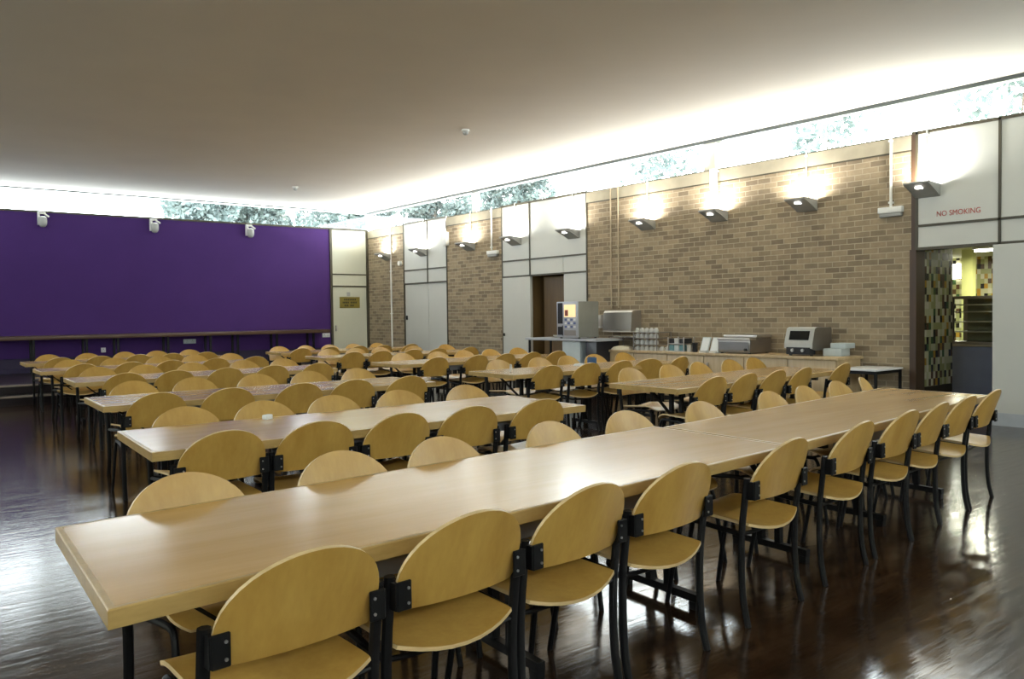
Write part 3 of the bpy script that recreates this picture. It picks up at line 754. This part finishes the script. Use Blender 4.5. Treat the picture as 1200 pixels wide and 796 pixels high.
# leaflet / cutlery holders
for i, (y, x) in enumerate(((7.60, 9.86), (7.80, 9.88))):
    t = thing('menu_holder', ('slanted clear holder of white cards against the warming unit', 'slanted clear holder of white cards standing by the black cup')[i], 'card holder', (x, y, CT), 0, 'slanted card holders on the counter')
    bm = nb(); prism(bm, [(-.06, 0), (.12, 0), (.12, .012), (-.05, .012), (.03, .22), (.018, .224), (-.07, .01)], 'y', -.075, .075); mk('holder', bm, M['pale_blue_plastic'], t)
    bm = nb(); prism(bm, [(-.06, .02), (.012, .21), (.006, .212), (-.068, .022)], 'y', -.06, .06); mk('card', bm, M['paper_white'], t)
    bm = nb(); box(bm, -.10, -.07, -.06, .06, 0, .03); mk('tray', bm, M['white_ceramic'], t)
bm = nb(); lathe(bm, [(.03, 0), (.04, .01), (.045, .12), (.05, .14), (.03, .135)], 16); o = mk('black_beaker', bm, M['black_plastic'], None, True); o.location = (9.84, 7.98, CT); tag(o, 'black beaker on the counter next to the condiment boxes', 'beaker')
bm = nb(); lathe(bm, [(.035, 0), (.04, .01), (.042, .10), (.02, .105)], 16); o = mk('white_beaker', bm, M['white_ceramic'], None, True); o.location = (9.86, 8.10, CT); tag(o, 'white beaker on the counter next to the condiment boxes', 'beaker')
t = thing('condiment_rack', 'two tier rack of teal and white condiment boxes on the counter', 'condiment rack', (9.80, 8.16, CT))
bm = nb(); box(bm, 0, .25, .0, .32, .0, .012); box(bm, 0, .25, 0, .32, .115, .125)
for xx in (0, .235):
    for yy in (0, .305): box(bm, xx, xx+.015, yy, yy+.015, .012, .22)
mk('frame', bm, M['steel'], t)
for k in range(3):
    bm = nb(); box(bm, .02, .22, .02+k*.10, .105+k*.10, .012, .10, 0, .006); mk('box', bm, M[('teal_plastic', 'pale_blue_plastic', 'teal_plastic')[k]], t)
    bm = nb(); box(bm, .02, .22, .02+k*.10, .105+k*.10, .125, .20, 0, .006); mk('box', bm, M[('black_plastic', 'white_ceramic', 'black_plastic')[k]], t)
# cup rack, three shelves of upturned cups
t = thing('cup_rack', 'three shelf steel rack filled with white cups on the counter', 'cup rack', (9.80, 8.70, CT))
bm = nb()
for zz in (.09, .19, .28): box(bm, 0, .35, 0, .50, zz, zz+.008)
for xx in (0, .338):
    for yy in (0, .488): box(bm, xx, xx+.012, yy, yy+.012, 0, .29)
mk('frame', bm, M['steel_dark'], t)
def cup_bm():
    bm = nb(); lathe(bm, [(.036, 0), (.040, .004), (.038, .03), (.028, .062), (.018, .070), (.010, .072)], 14)
    tube(bm, smoothpts([(.036, 0, .015), (.058, 0, .025), (.055, 0, .045), (.031, 0, .055)], 3), .005, 6)
    return bm
cup0 = None
def cup(x, y, z, label):
    global cup0
    if cup0 is None: o = cup0 = mk('cup', cup_bm(), M['white_ceramic'], None, True)
    else: o = cup0.copy(); COL.objects.link(o)
    o.location = (x, y, z); o.rotation_euler = (0, 0, random.uniform(2.6, 3.6)); return tag(o, label, 'cup', 'white cups on the counter rack')
for lev, (zz, w) in enumerate(((0, 'counter top inside the rack'), (.098, 'lowest shelf of the cup rack'), (.198, 'middle shelf of the cup rack'), (.288, 'top of the cup rack'))):
    for k in range(5):
        cup(9.86, 9.15-k*.098-.0, CT+zz, 'upturned white cup on the %s, %s from the steel hood' % (w, ORD[k]))
for k in range(3): cup(9.86+.02*k, 8.64-k*.095, CT, 'upturned white cup beside the cup rack, %s from the rack' % ORD[k])
# bowl, hood, dispenser
bm = nb(); lathe(bm, [(.20, 0), (.195, .012), (.15, .045), (.06, .062), (.01, .064)], 24); o = mk('serving_dome', bm, M['cream_ceramic'], None, True); o.location = (9.93, 9.55, CT); tag(o, 'pale upturned dish lying on the counter under the steel hood', 'dish')
t = thing('steel_hood', 'stainless steel hood fixed to the brick wall above the counter', 'hood', (XW, 9.95, 1.06))
bm = nb(); prism(bm, [(0, .0), (-.24, .0), (-.25, .02), (-.22, .31), (-.19, .34), (0, .345)], 'y', -.40, .26); mk('cover', bm, M['steel'], t)
bm = nb(); box(bm, -.245, 0, -.40, .26, -.022, 0); mk('shelf_lip', bm, M['white_ceramic'], t)
t = thing('plate_shelf', 'low steel shelf of white saucers under the steel hood', 'shelf', (9.90, 9.58, CT))
bm = nb(); box(bm, 0, .32, -.30, .24, .19, .2)
for xx in (0, .305):
    for yy in (-.30, .225): box(bm, xx, xx+.015, yy, yy+.015, 0, .19)
mk('frame', bm, M['steel_dark'], t)
for k in range(4):
    bm = nb(); lathe(bm, [(.025, 0), (.03, .004), (.06, .012), (.062, .015), (.03, .008)], 16)
    o = mk('saucer_pile', bm, M['white_ceramic'], None, True); o.location = (9.97, 9.36+k*.13, CT+.2); tag(o, 'white saucer on the low shelf under the hood, %s from cup rack' % ORD[k], 'saucer', 'saucers under the hood')
t = thing('mounted_towel_dispenser', 'pale towel dispenser on the wall beside the steel hood', 'dispenser', (XW, 10.48, 1.13))
bm = nb(); box(bm, -.10, 0, -.07, .09, 0, .20, 0, .012); mk('cover', bm, M['white_ceramic'], t, True)
bm = nb(); box(bm, -.09, -.01, -.055, .075, -.03, 0); mk('towel', bm, M['paper_white'], t)
bm = nb(); box(bm, -.03, 0, -.05, .05, 0, .14, 0, .006); o = mk('switch_box', bm, M['cream_ceramic'], None, True); o.location = (XW, 10.66, 1.33); tag(o, 'small cream switch box on the wall behind the drinks machine', 'switch')

# drinks machine on its stand
t = thing('drinks_stand', 'grey topped stand with a white pedestal carrying the drinks machine', 'stand', (9.38, 9.62, 0))
bm = nb(); box(bm, 0, .62, 0, 1.80, .90, .94, 0, .006); mk('top', bm, M['grey_top'], t, True)
boxobj('pedestal', (.06, .55, .44, .88, 0, .90), M['pale_blue_plastic'], t, .01)
boxobj('end_panel', (.06, .58, .05, .30, 0, .90), M['black_plastic'], t, .004)
for xx in (.05, .55): boxobj('leg', (xx-.015, xx+.015, 1.72, 1.75, 0, .90), M['black_metal'], t)
t = thing('drinks_machine', 'grey coffee vending machine with a lit picture panel and buttons', 'coffee machine', (9.42, 10.06, .941))
bm = nb(); box(bm, 0, .46, 0, .52, .02, .62, 0, .008); mk('body', bm, M['machine_grey'], t, True)
bm = nb(); box(bm, -.025, 0, 0, .52, .02, .62, 0, .006); mk('front_panel', bm, M['machine_face'], t, True)
boxobj('picture_panel', (-.03, -.024, .05, .33, .36, .57), M['display_glow'], t)
boxobj('picture_cup', (-.032, -.029, .23, .31, .38, .48), M['red_print'], t)
boxobj('coin_panel', (-.03, -.024, .37, .49, .25, .60), M['black_plastic'], t)
bm = nb(); box(bm, -.03, -.024, .37, .49, .06, .20); box(bm, -.034, -.028, .36, .375, .05, .22); mk('dispense_bay', bm, M['black_plastic'], t)
for r_ in range(3):
    for c_ in range(4):
        boxobj('button', (-.032, -.024, .05+c_*.072, .10+c_*.072, .30-r_*.06, .335-r_*.06), M[('socket_white', 'blue_print')[(r_+c_) % 2]], t)
boxobj('drip_grille', (-.03, -.024, .05, .33, .05, .14), M['steel_dark'], t)
for xx, yy in ((.04, .04), (.04, .48), (.42, .04), (.42, .48)): boxobj('foot', (xx-.015, xx+.015, yy-.015, yy+.015, 0, .022), M['black_plastic'], t)
for k in range(2):
    bm = nb(); lathe(bm, [(.07, 0), (.075, .008), (.05, .012), (.02, .013)] if k == 0 else [(.03, 0), (.055, .02), (.06, .035), (.03, .03)], 18)
    o = mk('saucer', bm, M['white_ceramic'], None, True); o.location = (9.62, 10.85, .941+.0135*k); tag(o, ('white saucer on the drinks stand', 'small white dish sitting on the saucer on the drinks stand')[k], 'dish')
# small white side table by the servery opening
t = thing('side_table', 'small white topped table with black legs against the brick wall', 'side table', (9.95, 5.34, 0))
bm = nb(); box(bm, -.30, .36, -.27, .23, .61, .635, 0, .008); mk('table_top', bm, M['socket_white'], t, True)
for xx in (-.27, .33):
    for yy in (-.24, .20): boxobj('leg', (xx-.014, xx+.014, yy-.014, yy+.014, 0, .61), M['black_metal'], t)
boxobj('apron', (-.27, .33, -.24, .20, .57, .61), M['black_metal'], t)

# ------------------------------------------------------------------ trees outside the clerestory
def tree(x, y, z, r, n, label, squash=.75, tr=.16):
    t = thing('garden_tree', label, 'tree', (x, y, 0), 0, 'trees outside the clerestory')
    bm = nb(); tube(bm, smoothpts([(0, 0, -.1), (.1, .05, z*.4), (-.05, .1, z*.8), (0, 0, z+r*.3)], 4), [tr*(1-.055*k) for k in range(13)], 10); mk('trunk', bm, M['bark'], t, True)
    bm = nb()
    blobs = []
    for k in range(16):
        a = random.uniform(0, 2*PI); q = random.uniform(.25, 1)*r*.75; blobs.append((q*math.cos(a), q*math.sin(a), z+random.uniform(-.6, .7)*r*squash, r*random.uniform(.25, .45)))
    for k in range(n):
        bx, by, bz, br = random.choice(blobs)
        d = Vector((random.gauss(0, 1), random.gauss(0, 1), random.gauss(0, 1))).normalized()*br*random.uniform(.6, 1)**.5
        c = Vector((bx, by, bz))+d; s = random.uniform(.06, .14)
        a = Vector((random.gauss(0, 1), random.gauss(0, 1), random.gauss(0, 1))).normalized(); b = a.cross(Vector((random.gauss(0, 1), random.gauss(0, 1), random.gauss(0, 1)))).normalized()
        q = [bm.verts.new(c-a*s), bm.verts.new(c+b*s*.5), bm.verts.new(c+a*s), bm.verts.new(c-b*s*.5)]
        bm.faces.new(q)
    mk('crown', bm, M['leaf_green'], t)
tree(8.3, 26.8, 5.0, 1.6, 9000, 'leafy tree outside above the middle of the purple wall')
tree(12.3, 31.2, 5.5, 1.9, 9500, 'leafy tree outside above the sign end of the purple wall')
tree(13.9, 26.6, 5.0, 1.75, 9500, 'broad leafy tree outside above the cream door')
tree(5.2, 31.5, 6.5, 1.1, 900, 'small thin tree seen high over the open-floor end of the purple wall', tr=.03)
tree(16.6, 32.6, 5.7, 1.9, 8500, 'leafy tree outside beyond the hall corner')
tree(18.6, 28.2, 5.7, 1.9, 8500, 'leafy tree seen above the far double doors')
tree(18.9, 23.2, 5.7, 1.8, 5500, 'tree seen above the brown opening')
tree(20.0, 17.5, 6.1, 1.5, 900, 'thin tree seen above the steel hood', tr=.05)
tree(19.0, 11.2, 5.5, 1.1, 550, 'sparse treetop seen above the toaster', tr=.04)
tree(18.5, 6.6, 6.0, 1.4, 1000, 'sparse treetop seen above the servery opening', tr=.04)

# ------------------------------------------------------------------ world, portals, camera
w = bpy.data.worlds.new('sky'); scn.world = w; w.use_nodes = True
bg = w.node_tree.nodes['Background']; bg.inputs[0].default_value = (.90, .96, 1, 1); bg.inputs[1].default_value = 14.0
def portal(loc, rot, sx, sy):
    o = area('sky_portal', loc, rot, sx, sy, 1); o.data.cycles.is_portal = True; return o
hz = (SILL+HC)/2; hh = HC-SILL
portal((XW+.12, (YF+YB)/2, hz), (PI/2, 0, PI/2), YB-YF, hh)
portal(((XL+XW)/2, YB+.12, hz), (-PI/2, 0, 0), XW-XL, hh)
portal((XL-.10, (YF+YB)/2, hz), (PI/2, 0, -PI/2), YB-YF, hh)
portal(((XL+XW)/2, YF-.10, hz), (PI/2, 0, 0), XW-XL, hh)

cam = bpy.data.cameras.new('camera'); co = bpy.data.objects.new('camera', cam); COL.objects.link(co); scn.camera = co
F, YAW, PIT, ROL = 970.3, math.radians(38.4904), math.radians(-1.7414), math.radians(-.7262)
cam.sensor_fit = 'HORIZONTAL'; cam.sensor_width = 36; cam.lens = F/1200*36; cam.clip_start = .05; cam.clip_end = 200
fw = Vector((math.sin(YAW)*math.cos(PIT), math.cos(YAW)*math.cos(PIT), math.sin(PIT)))
r0 = Vector((math.cos(YAW), -math.sin(YAW), 0)); u0 = r0.cross(fw)
r1 = math.cos(ROL)*r0+math.sin(ROL)*u0; u1 = -math.sin(ROL)*r0+math.cos(ROL)*u0
co.matrix_world = Matrix(((r1.x, u1.x, -fw.x, 0), (r1.y, u1.y, -fw.y, 0), (r1.z, u1.z, -fw.z, 1.36), (0, 0, 0, 1)))

scn.cycles.sample_clamp_indirect = 4.0
scn.view_settings.view_transform = 'Standard'; scn.view_settings.look = 'None'
scn.view_settings.gamma = 1; scn.view_settings.use_curve_mapping = False
scn.view_settings.exposure = 0.75
